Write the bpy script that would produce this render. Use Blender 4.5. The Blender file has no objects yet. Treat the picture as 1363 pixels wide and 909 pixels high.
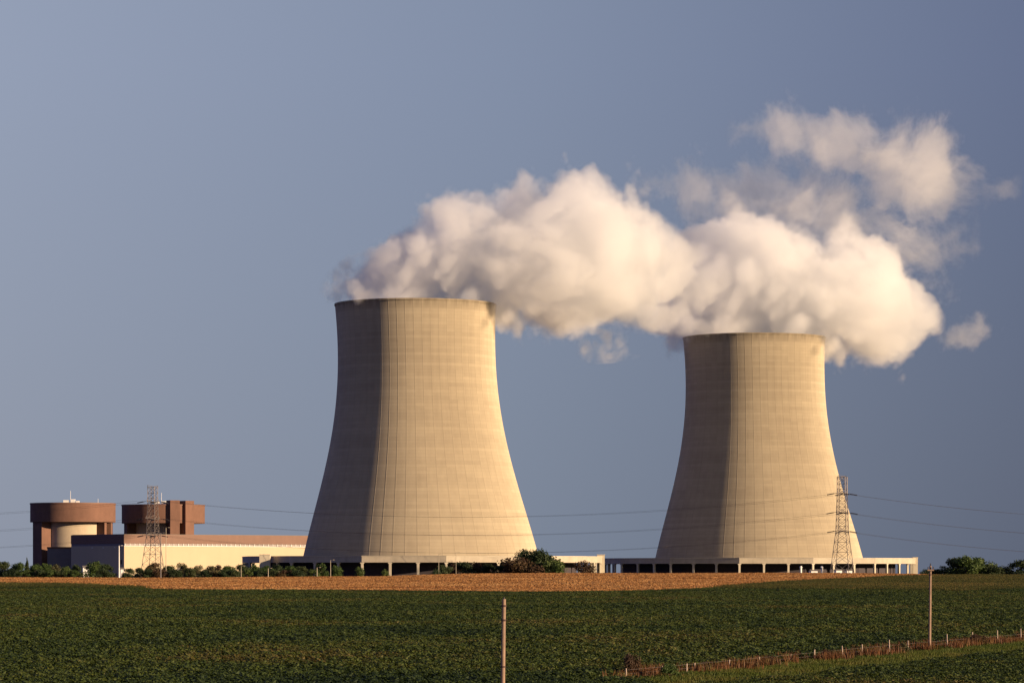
import bpy, bmesh, math, random
import numpy as np
from mathutils import Vector, Matrix

R = math.radians
random.seed(7)
rng = np.random.default_rng(11)
scn = bpy.context.scene
COL = scn.collection

# ------------------------------------------------------------------ camera, sky, sun, exposure
CAM_Z = 3.0
F = 4428.0                      # focal length in pixels of a 1363 wide picture
cam_d = bpy.data.cameras.new('camera')
cam = bpy.data.objects.new('camera', cam_d)
COL.objects.link(cam)
cam.location = (0, 0, CAM_Z)
cam.rotation_euler = (R(90), 0, 0)
cam_d.sensor_width = 36
cam_d.lens = 36 * F / 1363
cam_d.shift_y = (760 - 454.5) / 1363
cam_d.clip_start = 0.5
cam_d.clip_end = 30000
scn.camera = cam

SUN_AZ = 65.0                   # degrees to the right of the direction back to the camera
SUN_EL = 11.0
sd = Vector((math.sin(R(SUN_AZ)) * math.cos(R(SUN_EL)), -math.cos(R(SUN_AZ)) * math.cos(R(SUN_EL)), math.sin(R(SUN_EL))))

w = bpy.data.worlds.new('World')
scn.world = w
w.use_nodes = True
wt = w.node_tree
for n in list(wt.nodes): wt.nodes.remove(n)
sky = wt.nodes.new('ShaderNodeTexSky')
sky.sky_type = 'NISHITA'
sky.sun_disc = False
sky.sun_elevation = R(SUN_EL)
sky.sun_rotation = R(180 - SUN_AZ)
sky.air_density = 1.0; sky.dust_density = 1.0; sky.ozone_density = 2.0
L = wt.links.new
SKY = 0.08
# a hazy evening air: in the frame paler toward the left, deeper toward the right, thinner toward the zenith
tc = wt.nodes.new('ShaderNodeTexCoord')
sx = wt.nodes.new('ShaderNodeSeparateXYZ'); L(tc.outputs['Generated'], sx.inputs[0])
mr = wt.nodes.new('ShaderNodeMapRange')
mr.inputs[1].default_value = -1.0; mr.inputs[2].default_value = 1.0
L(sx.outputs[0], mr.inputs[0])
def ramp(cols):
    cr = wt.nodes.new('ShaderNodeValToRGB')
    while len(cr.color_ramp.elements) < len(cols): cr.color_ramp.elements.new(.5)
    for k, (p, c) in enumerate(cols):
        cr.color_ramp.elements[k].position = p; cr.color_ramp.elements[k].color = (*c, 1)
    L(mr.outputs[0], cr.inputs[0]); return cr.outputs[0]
hi = ramp([(0, (.055, .062, .24)), (.34, (.085, .098, .28)), (.42, (.170, .197, .264)), (.5, (.126, .152, .216)), (.58, (.073, .090, .150)), (1, (.085, .095, .13))])  # unseen sky left of the frame dimmed and blued to tint shaded sides
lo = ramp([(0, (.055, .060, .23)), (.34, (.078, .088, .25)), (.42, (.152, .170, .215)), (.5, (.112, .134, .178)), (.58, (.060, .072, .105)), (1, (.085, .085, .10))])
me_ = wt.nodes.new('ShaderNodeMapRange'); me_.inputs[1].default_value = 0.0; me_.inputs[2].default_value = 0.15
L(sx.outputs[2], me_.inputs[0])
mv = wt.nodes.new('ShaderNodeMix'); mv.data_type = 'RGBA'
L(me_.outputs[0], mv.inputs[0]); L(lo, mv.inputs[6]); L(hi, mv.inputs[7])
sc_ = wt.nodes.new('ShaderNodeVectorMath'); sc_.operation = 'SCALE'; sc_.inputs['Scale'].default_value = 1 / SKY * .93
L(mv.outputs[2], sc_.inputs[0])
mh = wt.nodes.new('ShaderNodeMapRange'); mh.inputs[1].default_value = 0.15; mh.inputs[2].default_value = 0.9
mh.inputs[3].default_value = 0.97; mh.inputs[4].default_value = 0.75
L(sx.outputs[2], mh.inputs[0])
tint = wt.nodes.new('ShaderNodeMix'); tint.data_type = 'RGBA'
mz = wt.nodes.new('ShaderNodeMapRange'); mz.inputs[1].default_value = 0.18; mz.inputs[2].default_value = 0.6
mz.inputs[3].default_value = 1.0; mz.inputs[4].default_value = 0.5  # unseen dome above the frame dimmed to weaken fill light in the shade
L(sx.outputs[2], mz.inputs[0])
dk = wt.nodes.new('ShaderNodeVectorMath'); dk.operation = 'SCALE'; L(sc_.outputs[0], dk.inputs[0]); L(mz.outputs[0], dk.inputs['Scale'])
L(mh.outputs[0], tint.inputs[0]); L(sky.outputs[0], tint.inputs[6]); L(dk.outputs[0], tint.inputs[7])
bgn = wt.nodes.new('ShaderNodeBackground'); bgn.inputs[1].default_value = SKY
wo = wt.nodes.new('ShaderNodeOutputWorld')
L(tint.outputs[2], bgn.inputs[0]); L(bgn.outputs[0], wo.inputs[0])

sun_d = bpy.data.lights.new('sun', 'SUN')
sun = bpy.data.objects.new('sun', sun_d)
COL.objects.link(sun)
sun_d.energy = 5.0
sun_d.angle = R(0.5)
sun_d.color = (1.0, 0.745, 0.49)
sun.rotation_euler = sd.to_track_quat('Z', 'Y').to_euler()
sun.location = (500, 500, 400)

scn.view_settings.view_transform = 'Standard'
scn.view_settings.look = 'None'
scn.view_settings.gamma = 1
scn.view_settings.exposure = 0.92
scn.cycles.use_denoising = True
scn.cycles.max_bounces = 14
scn.cycles.diffuse_bounces = 3
scn.cycles.volume_bounces = 9
scn.cycles.transparent_max_bounces = 12
scn.cycles.volume_step_rate = 1.0
scn.cycles.volume_max_steps = 128

# ------------------------------------------------------------------ helpers
def px(x, y, Y):
    """point at distance Y whose bearing and height match a measured pixel of the survey picture"""
    return Vector(((x - 681.5) / F * Y, Y, CAM_Z + (760 - y) / F * Y))

class MB:
    """collects shapes, links them as one mesh"""
    def __init__(s): s.v = []; s.f = []; s.m = []
    def add(s, verts, faces, mi=0):
        o = len(s.v); s.v += [tuple(v) for v in verts]
        s.f += [tuple(i + o for i in f) for f in faces]; s.m += [mi] * len(faces)
    def box(s, c, d, mi=0, rz=0.0, bevel=0.0):
        x, y, z = d[0] / 2, d[1] / 2, d[2] / 2
        ca, sa = math.cos(rz), math.sin(rz)
        P = []
        for dz in (-z, z):
            for a, b in ((-x, -y), (x, -y), (x, y), (-x, y)):
                P.append((c[0] + a * ca - b * sa, c[1] + a * sa + b * ca, c[2] + dz))
        s.add(P, [(3, 2, 1, 0), (4, 5, 6, 7), (0, 1, 5, 4), (1, 2, 6, 5), (2, 3, 7, 6), (3, 0, 4, 7)], mi)
    def tube(s, a, b, r0, r1=None, n=6, mi=0):
        a, b = Vector(a), Vector(b)
        r1 = r0 if r1 is None else r1
        d = (b - a)
        if d.length < 1e-6: return
        q = d.to_track_quat('Z', 'Y')
        P = []
        for c, r in ((a, r0), (b, r1)):
            for k in range(n):
                t = 2 * math.pi * k / n
                P.append(c + q @ Vector((r * math.cos(t), r * math.sin(t), 0)))
        Fc = [(k, (k + 1) % n, n + (k + 1) % n, n + k) for k in range(n)]
        Fc += [tuple(range(n - 1, -1, -1)), tuple(range(n, 2 * n))]
        s.add(P, Fc, mi)
    def path(s, pts, r, n=5, mi=0):
        for a, b in zip(pts[:-1], pts[1:]): s.tube(a, b, r, r, n, mi)
    def lathe(s, prof, n=64, c=(0, 0, 0), closed=False, mi=0, shear=0.0):
        m = len(prof); P = []
        for r, z in prof:
            for k in range(n):
                t = 2 * math.pi * k / n
                P.append((c[0] + r * math.cos(t) + shear * z, c[1] + r * math.sin(t), c[2] + z))
        Fc = []
        for i in range(m if closed else m - 1):
            j = (i + 1) % m
            for k in range(n):
                k2 = (k + 1) % n
                Fc.append((i * n + k, i * n + k2, j * n + k2, j * n + k))
        s.add(P, Fc, mi)
    def cap(s, r, z, n=64, c=(0, 0, 0), up=True, mi=0):
        P = [(c[0] + r * math.cos(2 * math.pi * k / n), c[1] + r * math.sin(2 * math.pi * k / n), c[2] + z) for k in range(n)]
        s.add(P, [tuple(range(n)) if up else tuple(range(n - 1, -1, -1))], mi)
    def build(s, name, mats, parent=None, smooth=False, loc=None):
        me = bpy.data.meshes.new(name)
        me.from_pydata(s.v, [], s.f)
        if not isinstance(mats, (list, tuple)): mats = [mats]
        for m in mats: me.materials.append(m)
        if len(mats) > 1: me.polygons.foreach_set('material_index', s.m)
        if smooth:
            me.polygons.foreach_set('use_smooth', [True] * len(me.polygons))
        me.update()
        o = bpy.data.objects.new(name, me)
        COL.objects.link(o)
        if parent: o.parent = parent
        if loc is not None: o.location = loc
        return o

def sharp(o, ang=40):
    o.data.set_sharp_from_angle(angle=R(ang))

def tag(o, label=None, cat=None, group=None, kind=None):
    if label: o['label'] = label
    if cat: o['category'] = cat
    if group: o['group'] = group
    if kind: o['kind'] = kind
    return o

def empty(name, loc=(0, 0, 0), rz=0.0):
    o = bpy.data.objects.new(name, None)
    COL.objects.link(o); o.location = loc; o.rotation_euler = (0, 0, rz)
    o.empty_display_size = 1
    return o

def copy_tree(o, parent=None):
    c = o.copy(); COL.objects.link(c); c.parent = parent
    for ch in list(o.children): copy_tree(ch, c)
    return c

# ---- node helpers
def newmat(name):
    m = bpy.data.materials.new(name); m.use_nodes = True
    nt = m.node_tree
    b = nt.nodes['Principled BSDF']
    return m, nt, b
def N(nt, t, **kw):
    n = nt.nodes.new(t)
    for k, v in kw.items(): setattr(n, k, v)
    return n
def math_(nt, op, a, b=None, c=None, clamp=False):
    n = nt.nodes.new('ShaderNodeMath'); n.operation = op; n.use_clamp = clamp
    for i, v in enumerate((a, b, c)):
        if v is None: continue
        if isinstance(v, (int, float)): n.inputs[i].default_value = v
        else: nt.links.new(v, n.inputs[i])
    return n.outputs[0]
def mix(nt, f, a, b, bt='MIX'):
    n = nt.nodes.new('ShaderNodeMix'); n.data_type = 'RGBA'; n.blend_type = bt
    for i, v in ((0, f), (6, a), (7, b)):
        if isinstance(v, (int, float)): n.inputs[i].default_value = v
        elif isinstance(v, tuple): n.inputs[i].default_value = (*v, 1) if len(v) == 3 else v
        else: nt.links.new(v, n.inputs[i])
    return n.outputs[2]
def noise(nt, vec, scale, detail=3, rough=0.55, dist=0.0):
    n = nt.nodes.new('ShaderNodeTexNoise'); n.inputs['Scale'].default_value = scale
    n.inputs['Detail'].default_value = detail; n.inputs['Roughness'].default_value = rough
    n.inputs['Distortion'].default_value = dist
    if vec is not None: nt.links.new(vec, n.inputs['Vector'])
    return n
def mapr(nt, v, a, b, c, d):
    n = nt.nodes.new('ShaderNodeMapRange')
    nt.links.new(v, n.inputs[0])
    for i, x in enumerate((a, b, c, d)): n.inputs[i + 1].default_value = x
    return n.outputs[0]
def objco(nt, scale=(1, 1, 1)):
    t = nt.nodes.new('ShaderNodeTexCoord')
    m = nt.nodes.new('ShaderNodeMapping'); m.inputs['Scale'].default_value = scale
    nt.links.new(t.outputs['Object'], m.inputs[0])
    return m.outputs[0]
def bump(nt, h, b, strength=0.3, dist=0.1):
    n = nt.nodes.new('ShaderNodeBump'); n.inputs['Strength'].default_value = strength
    n.inputs['Distance'].default_value = dist
    nt.links.new(h, n.inputs['Height']); nt.links.new(n.outputs[0], b.inputs['Normal'])

def worn(name, col, var=0.18, scale=0.3, rough=0.85, stretch=(1, 1, 0.25), metal=0.0, dirt=None):
    """painted or bare surface with uneven tone and vertical streaks"""
    m, nt, b = newmat(name)
    c = objco(nt)
    cs = objco(nt, stretch)
    n1 = noise(nt, c, scale, 4, 0.6)
    n2 = noise(nt, cs, scale * 4, 4, 0.6)
    f = math_(nt, 'ADD', math_(nt, 'MULTIPLY', n1.outputs[0], 0.6), math_(nt, 'MULTIPLY', n2.outputs[0], 0.4))
    f = mapr(nt, f, 0.3, 0.7, 0, 1)
    lo = dirt or tuple(x * (1 - var) for x in col)
    hi = tuple(min(1, x * (1 + var * 0.6)) for x in col)
    L = nt.links.new
    L(mix(nt, f, lo, hi), b.inputs['Base Color'])
    b.inputs['Roughness'].default_value = rough
    b.inputs['Metallic'].default_value = metal
    bump(nt, n2.outputs[0], b, 0.25, 0.05)
    return m

# ------------------------------------------------------------------ terrain
PY = np.array([-400, 0, 100, 200, 300, 365, 450, 550, 650, 850, 1050, 1250, 1400, 1500, 1580, 1650, 2750, 4500, 9000, 20000.])
PZ = np.array([1.5, 1.2, -5.5, -8.6, -7.1, -5.8, -5.0, -4.3, -3.75, -3.1, -1.9, -0.4, 0.7, 1.2, 0.5, 0.0, 0.0, -25, -160, -500.])
CX = np.array([-900, -232, -175, -95, -60, -40, -20, 25, 90, 175, 232, 900.])
CZ = np.array([-0.3, -0.3, -0.6, -0.3, 0.1, 0.9, 1.4, 1.7, 1.7, 1.3, 0.3, 0.3])
def _sm(x, xs, zs):                       # smooth interpolation
    a = np.interp(x, xs, zs)
    return a
_fy = np.arange(-400, 20000, 5.0)
_fz = np.interp(_fy, PY, PZ)
_k = np.hanning(17); _k /= _k.sum()
_fz = np.convolve(np.pad(_fz, 8, mode='edge'), _k, 'valid')
def hz(X, Y):
    X = np.asarray(X, float); Y = np.asarray(Y, float)
    base = np.interp(Y, _fy, _fz)
    t = np.clip((Y - 950) / 500, 0, 1); t = t * t * (3 - 2 * t)
    u = np.clip((1650 - Y) / 150, 0, 1); u = u * u * (3 - 2 * u)
    und = 0.12 * np.sin(X / 37.0 + Y / 90.0) + 0.1 * np.sin(X / 19.0 - Y / 61.0)
    und = und * np.clip((1640 - Y) / 100, 0, 1)
    return base + t * u * (np.interp(X, CX, CZ) - 1.2) + und
def ground_at(x, y): return float(hz(x, y))

def sheet(name, xs, ys, mat, pred=None, dz=0.0, kind='structure'):
    X, Y = np.meshgrid(xs, ys)
    Z = hz(X, Y) + dz
    ny, nx = X.shape
    V = np.stack([X.ravel(), Y.ravel(), Z.ravel()], 1)
    i = np.arange(ny - 1)[:, None] * nx + np.arange(nx - 1)[None, :]
    i = i.ravel()
    Fq = np.stack([i, i + 1, i + 1 + nx, i + nx], 1)
    if pred is not None:
        c = V[Fq].mean(1)
        Fq = Fq[pred(c[:, 0], c[:, 1])]
        used = np.unique(Fq); rem = np.zeros(len(V), int); rem[used] = np.arange(len(used))
        V = V[used]; Fq = rem[Fq]
    me = bpy.data.meshes.new(name)
    me.from_pydata(V.tolist(), [], Fq.tolist())
    me.polygons.foreach_set('use_smooth', [True] * len(me.polygons))
    me.materials.append(mat); me.update()
    o = bpy.data.objects.new(name, me); COL.objects.link(o)
    if kind: o['kind'] = kind
    return o

def soil(name, a, b_, scale=0.08):
    m, nt, b = newmat(name)
    c = objco(nt)
    n1 = noise(nt, c, scale, 5, 0.65); n2 = noise(nt, c, scale * 18, 4, 0.6)
    f = mapr(nt, math_(nt, 'ADD', math_(nt, 'MULTIPLY', n1.outputs[0], .5), math_(nt, 'MULTIPLY', n2.outputs[0], .5)), .35, .65, 0, 1)
    nt.links.new(mix(nt, f, a, b_), b.inputs['Base Color'])
    b.inputs['Roughness'].default_value = 1.0
    b.inputs['Specular IOR Level'].default_value = 0.1
    bump(nt, n2.outputs[0], b, 0.8, 0.3)
    return m

def fence_y(X): return 302 + (X - 10.4) * 1.86
BX = np.array([-260, -184, -150, -112, -95, -75, 4, 35, 60, 92, 150, 204, 260.])
BY = np.array([1120, 1100, 1050, 960, 905, 880, 862, 890, 960, 1100, 1300, 1380, 1380.])
def brown_y(X): return np.interp(X, BX, BY)
def infr(X, Y, m=14): return np.abs(X) < 0.154 * Y + m

M_ground = soil('plain_soil', (0.030, 0.045, 0.014), (0.075, 0.065, 0.028), 0.02)
gx = np.unique(np.concatenate([np.linspace(-9000, -400, 24), np.arange(-400, 401, 8.0), np.linspace(400, 9000, 24)]))
gy = np.unique(np.concatenate([np.arange(-400, 1700, 10.0), np.linspace(1700, 2720, 30), np.linspace(2760, 18000, 40)]))
sheet('ground', gx, gy, M_ground)

M_greensoil = soil('bean_field_soil', (0.018, 0.028, 0.008), (0.035, 0.045, 0.014), 0.3)
M_brownsoil = soil('ripe_field_soil', (0.20, 0.085, 0.028), (0.30, 0.14, 0.05), 0.1)
M_vergesoil = soil('verge_soil', (0.045, 0.075, 0.012), (0.08, 0.10, 0.02), 0.4)
M_platsoil = soil('gravel_yard', (0.045, 0.055, 0.025), (0.12, 0.10, 0.07), 0.03)

def side(X, Y):   # metres to the right of / in front of the fence line
    return ((X - 10.4) * 1.86 - (Y - 302)) / math.hypot(1, 1.86)
corn_y = lambda X: 935 + 28 * np.sin(X / 23.0) + 14 * np.sin(X / 7.3 + 1) - .15 * np.abs(X)
green_p = lambda X, Y: infr(X, Y) & (Y > 225) & (side(X, Y) < -2.2) & (Y < np.minimum(brown_y(X), corn_y(X)))
corn_p = lambda X, Y: infr(X, Y) & (Y >= corn_y(X)) & (Y < brown_y(X) + 4)
brown_p = lambda X, Y: infr(X, Y) & (Y > brown_y(X)) & (Y < 1545)
gap = lambda X, Y: np.sin(Y / 4.1 + .6 * side(X, Y)) + np.sin(Y / 1.9 + 1) + .7 * np.sin(Y / 9.) > .75
weed_p = lambda X, Y: infr(X, Y) & ~gap(X, Y) & (side(X, Y) >= -2.6) & (side(X, Y) < 1.9) & (X > 9) & (Y > 225) & (Y < 520)
verge_p = lambda X, Y: infr(X, Y) & ((side(X, Y) >= 1.4) | (gap(X, Y) & (side(X, Y) >= -2.6))) & (side(X, Y) <= 12.6) & (X > 12) & (Y > 225) & (Y < 520)
near_p = lambda X, Y: infr(X, Y) & (side(X, Y) > -2.3) & (Y > 240) & ~weed_p(X, Y) & ~verge_p(X, Y)
fx2 = np.arange(-170, 170, 1.5); fy2 = np.arange(222, 990, 1.5)
green_field = sheet('green_field', fx2, fy2, M_greensoil, green_p, 0.02)
corn_ground = sheet('corn_field', np.arange(-260, 260, 3.0), np.arange(860, 1440, 3.0), M_greensoil, corn_p, 0.02)
brown_field = sheet('brown_field', np.arange(-270, 270, 3.0), np.arange(856, 1550, 3.0), M_brownsoil, brown_p, 0.02)
verge = sheet('grass_verge', np.arange(-30, 100, 0.8), np.arange(225, 520, 0.8), M_vergesoil, verge_p, 0.02)
weed_strip = sheet('weed_strip', np.arange(-30, 100, 0.8), np.arange(225, 520, 0.8), M_vergesoil, weed_p, 0.024)
near_field = sheet('near_field', np.arange(-10, 110, 1.2), np.arange(240, 520, 1.2), M_greensoil, near_p, 0.02)
yard = sheet('gravel_yard', np.arange(-520, 521, 20.0), np.arange(1645, 2720, 20.0), M_platsoil, None, 0.02)

# ------------------------------------------------------------------ crops (scattered plants nobody could count)
def leafmat(name, cols, trans=0.25, rough=0.6, varscale=0.02):
    m, nt, b = newmat(name)
    oi = nt.nodes.new('ShaderNodeObjectInfo')
    geo = nt.nodes.new('ShaderNodeNewGeometry')
    n1 = noise(nt, geo.outputs['Position'], varscale, 3, 0.6)
    n2 = noise(nt, geo.outputs['Position'], 1.3, 2, 0.6)
    f = math_(nt, 'ADD', math_(nt, 'MULTIPLY', oi.outputs['Random'], 0.32), math_(nt, 'MULTIPLY', mapr(nt, n1.outputs[0], .3, .7, 0, 1), 0.50))
    f = math_(nt, 'ADD', f, math_(nt, 'MULTIPLY', n2.outputs[0], 0.40))
    r = nt.nodes.new('ShaderNodeValToRGB')
    els = r.color_ramp.elements
    while len(els) < len(cols): els.new(0.5)
    for i, c in enumerate(cols):
        els[i].position = 0.25 + 0.7 * i / (len(cols) - 1); els[i].color = (*c, 1)
    nt.links.new(f, r.inputs[0])
    nt.links.new(r.outputs[0], b.inputs['Base Color'])
    b.inputs['Roughness'].default_value = rough
    b.inputs['Specular IOR Level'].default_value = 0.25
    if trans:
        tr = nt.nodes.new('ShaderNodeBsdfTranslucent')
        nt.links.new(r.outputs[0], tr.inputs[0])
        ms = nt.nodes.new('ShaderNodeMixShader'); ms.inputs[0].default_value = trans
        nt.links.new(b.outputs[0], ms.inputs[1]); nt.links.new(tr.outputs[0], ms.inputs[2])
        nt.links.new(ms.outputs[0], nt.nodes['Material Output'].inputs[0])
    return m

def clump(kind, rad, h, n, size, seed):
    """one clump of leaves as a mesh"""
    r = random.Random(seed); mb = MB()
    for i in range(n):
        a = r.uniform(0, 2 * math.pi); d = rad * math.sqrt(r.random())
        c = Vector((d * math.cos(a), d * math.sin(a), 0))
        if kind == 'bean':
            top = h * (0.75 + 0.25 * math.cos(d / rad * 1.4) * r.uniform(0.6, 1.1))
            c.z = top * r.uniform(0.45, 1.0)
            s = size * r.uniform(0.6, 1.2)
            n_ = Vector((r.gauss(0, .55), r.gauss(0, .55), 1)).normalized()
            q = n_.to_track_quat('Z', 'Y') @ Matrix.Rotation(r.uniform(0, 6.28), 3, 'Z').to_quaternion()
            P = [q @ Vector(p) * s + c for p in ((0, -.5, 0), (.36, -.05, -.10), (.0, .55, 0.02), (-.36, -.05, -.10), (0, 0, .07))]
            mb.add(P, [(0, 1, 4), (1, 2, 4), (2, 3, 4), (3, 0, 4)])
        else:      # stalk with strap leaves (corn, grass)
            hh = h * r.uniform(0.7, 1.1)
            if kind == 'corn':
                mb.tube(c, c + Vector((r.gauss(0, .06), r.gauss(0, .06), hh)), 0.035, 0.015, 3)
                for k in range(6):
                    z = hh * (0.25 + 0.13 * k); b = r.uniform(0, 6.28)
                    u = Vector((math.cos(b), math.sin(b), 0)); v = Vector((-u.y, u.x, 0)) * size * .5
                    p0 = c + Vector((0, 0, z)); p1 = p0 + u * .35 * h * .35 + Vector((0, 0, .12 * h)); p2 = p1 + u * .3 * h * .5 + Vector((0, 0, -.13 * h))
                    mb.add([p0 - v * .6, p0 + v * .6, p1 + v, p1 - v, p2 + v * .2, p2 - v * .2], [(0, 1, 2, 3), (3, 2, 4, 5)])
            else:
                b = r.uniform(0, 6.28); lean = r.uniform(.05, .45) * h
                u = Vector((math.cos(b), math.sin(b), 0)); v = Vector((-u.y, u.x, 0)) * size * .5
                p1 = c + u * lean * .4 + Vector((0, 0, hh * .6)); p2 = c + u * lean + Vector((0, 0, hh))
                mb.add([c - v, c + v, p1 + v * .8, p1 - v * .8, p2], [(0, 1, 2, 3), (3, 2, 4)])
    return mb

def scatter(name, mb, mat, field, density, smin, smax, label, cat, seed=0):
    o = mb.build(name, mat)
    ng = bpy.data.node_groups.new(name + '_scatter', 'GeometryNodeTree')
    ng.interface.new_socket('Geometry', in_out='INPUT', socket_type='NodeSocketGeometry')
    ng.interface.new_socket('Geometry', in_out='OUTPUT', socket_type='NodeSocketGeometry')
    gi = ng.nodes.new('NodeGroupInput'); go = ng.nodes.new('NodeGroupOutput')
    ob = ng.nodes.new('GeometryNodeObjectInfo'); ob.inputs[0].default_value = field
    ds = ng.nodes.new('GeometryNodeDistributePointsOnFaces'); ds.inputs['Density'].default_value = density
    ds.inputs['Seed'].default_value = seed
    ip = ng.nodes.new('GeometryNodeInstanceOnPoints')
    rr = ng.nodes.new('FunctionNodeRandomValue'); rr.data_type = 'FLOAT_VECTOR'
    rr.inputs[0].default_value = (-0.08, -0.08, 0); rr.inputs[1].default_value = (0.08, 0.08, 6.283)
    rs = ng.nodes.new('FunctionNodeRandomValue'); rs.data_type = 'FLOAT'
    rs.inputs[2].default_value = smin; rs.inputs[3].default_value = smax
    l = ng.links.new
    l(ob.outputs['Geometry'], ds.inputs['Mesh']); l(ds.outputs['Points'], ip.inputs['Points'])
    l(gi.outputs[0], ip.inputs['Instance']); l(rr.outputs[0], ip.inputs['Rotation']); l(rs.outputs[1], ip.inputs['Scale'])
    l(ip.outputs[0], go.inputs[0])
    md = o.modifiers.new('scatter', 'NODES'); md.node_group = ng
    tag(o, label, cat, kind='stuff')
    return o

M_bean = leafmat('bean_leaf', [(0.013, 0.025, 0.007), (0.033, 0.052, 0.010), (0.062, 0.080, 0.013), (0.10, 0.075, 0.020)])
M_corn = leafmat('corn_leaf', [(0.030, 0.040, 0.009), (0.07, 0.072, 0.015), (0.17, 0.12, 0.035)])
M_ripe = leafmat('ripe_leaf', [(0.27, 0.115, 0.038), (0.42, 0.205, 0.07), (0.52, 0.30, 0.12)])
M_grass = leafmat('verge_grass', [(0.035, 0.055, 0.006), (0.065, 0.085, 0.010), (0.12, 0.10, 0.02)], varscale=.1)
M_weed = leafmat('dry_weed', [(0.05, 0.028, 0.014), (0.15, 0.06, 0.022), (0.10, 0.075, 0.02)], varscale=.15)
scatter('bean_crop', clump('bean', 1.5, 0.95, 84, 0.34, 1), M_bean, green_field, 0.42, .75, 1.2,
        'dark green leafy crop filling the wide field below the towers', 'crop', 1)
scatter('bean_crop', clump('bean', 1.3, 0.85, 84, 0.30, 2), M_bean, near_field, 0.5, .75, 1.15,
        'dark green leafy crop in the lower right corner beyond the grass strip', 'crop', 2)
scatter('corn_crop', clump('corn', 1.7, 1.3, 16, 0.13, 3), M_corn, corn_ground, 0.3, .8, 1.15,
        'yellowish green corn standing along the crest at both sides of the brown field', 'crop', 3)
scatter('ripe_crop', clump('bean', 2.0, 0.6, 46, 0.5, 4), M_ripe, brown_field, 0.22, .7, 1.2,
        'rusty brown ripe crop on the strip in front of the plant', 'crop', 4)
scatter('verge_grass', clump('grass', 0.8, 0.45, 60, 0.05, 5), M_grass, verge, 1.4, .6, 1.3,
        'bright green grass strip running beside the wire fence', 'grass', 5)

scatter('dry_weeds', clump('grass', 1.0, 1.0, 46, 0.07, 6), M_weed, weed_strip, .65, .4, 1.3,
        'rusty brown dry weeds growing up through the wire fence', 'weeds', 6)
scatter('verge_grass', clump('grass', 1.0, .55, 46, 0.06, 8), M_grass, weed_strip, .5, .4, 1.1,
        'green grass growing between the rusty weeds along the wire fence', 'grass', 8)

# ------------------------------------------------------------------ cooling towers
def concrete_shell():
    m, nt, b = newmat('tower_concrete')
    uv = nt.nodes.new('ShaderNodeUVMap'); uv.uv_map = 'ring'
    s = nt.nodes.new('ShaderNodeSeparateXYZ'); nt.links.new(uv.outputs[0], s.inputs[0])
    u, v = s.outputs[0], s.outputs[1]       # u: degrees round the shell, v: metres up
    c = objco(nt); cs = objco(nt, (1, 1, .06))
    big = noise(nt, c, .022, 5, .62)
    streak = noise(nt, cs, .35, 5, .62)
    # casting lifts: one tone per 1.8 m lift, cut in panels round the ring
    lift = math_(nt, 'FLOOR', math_(nt, 'DIVIDE', v, 1.8))
    pan = math_(nt, 'FLOOR', math_(nt, 'DIVIDE', u, 6.0))
    cb = nt.nodes.new('ShaderNodeCombineXYZ'); nt.links.new(lift, cb.inputs[0]); nt.links.new(pan, cb.inputs[1])
    wn = nt.nodes.new('ShaderNodeTexWhiteNoise'); wn.noise_dimensions = '2D'; nt.links.new(cb.outputs[0], wn.inputs['Vector'])
    wl = nt.nodes.new('ShaderNodeTexWhiteNoise'); wl.noise_dimensions = '1D'; nt.links.new(lift, wl.inputs['W'])
    rib = math_(nt, 'ABSOLUTE', math_(nt, 'SUBTRACT', math_(nt, 'FRACT', math_(nt, 'DIVIDE', u, 6.0)), .5))
    rib = mapr(nt, rib, .42, .5, 0, 1)
    jn = math_(nt, 'ABSOLUTE', math_(nt, 'SUBTRACT', math_(nt, 'FRACT', math_(nt, 'DIVIDE', v, 1.8)), .5))
    jn = mapr(nt, jn, .44, .5, 0, 1)
    # seams are worn away in places
    wr = nt.nodes.new('ShaderNodeTexWhiteNoise'); wr.noise_dimensions = '1D'; nt.links.new(math_(nt, 'FLOOR', math_(nt, 'ADD', math_(nt, 'DIVIDE', u, 6.0), .5)), wr.inputs['W'])
    seam = math_(nt, 'MULTIPLY', math_(nt, 'MULTIPLY', rib, mapr(nt, wr.outputs[0], 0, 1, .25, 1)), mapr(nt, streak.outputs[0], .35, .65, .1, 1))
    f = math_(nt, 'ADD', math_(nt, 'MULTIPLY', big.outputs[0], .9), math_(nt, 'MULTIPLY', streak.outputs[0], .55))
    f = math_(nt, 'ADD', f, math_(nt, 'MULTIPLY', wn.outputs[0], .14))
    f = math_(nt, 'ADD', f, math_(nt, 'MULTIPLY', wl.outputs[0], .22))
    f = mapr(nt, f, .55, 1.2, 0, 1)
    col = mix(nt, f, (.375, .309, .217), (.505, .427, .300))
    col = mix(nt, math_(nt, 'MULTIPLY', seam, .30), col, (.14, .11, .08))
    col = mix(nt, math_(nt, 'MULTIPLY', jn, .22), col, (.15, .12, .09))
    rim = mapr(nt, v, 141, 146.5, 0, 1)
    rim = math_(nt, 'MULTIPLY', rim, mapr(nt, streak.outputs[0], .3, .6, 0, 1))
    col = mix(nt, math_(nt, 'MULTIPLY', rim, .55), col, (.10, .075, .05))
    nt.links.new(col, b.inputs['Base Color'])
    b.inputs['Roughness'].default_value = .95
    b.inputs['Diffuse Roughness'].default_value = 1.0
    b.inputs['Specular IOR Level'].default_value = .2
    hgt = math_(nt, 'ADD', math_(nt, 'MULTIPLY', rib, 1.0), math_(nt, 'MULTIPLY', wn.outputs[0], .25))
    hgt = math_(nt, 'ADD', hgt, math_(nt, 'MULTIPLY', jn, -.5))
    bump(nt, hgt, b, .28, .25)
    return m

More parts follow.
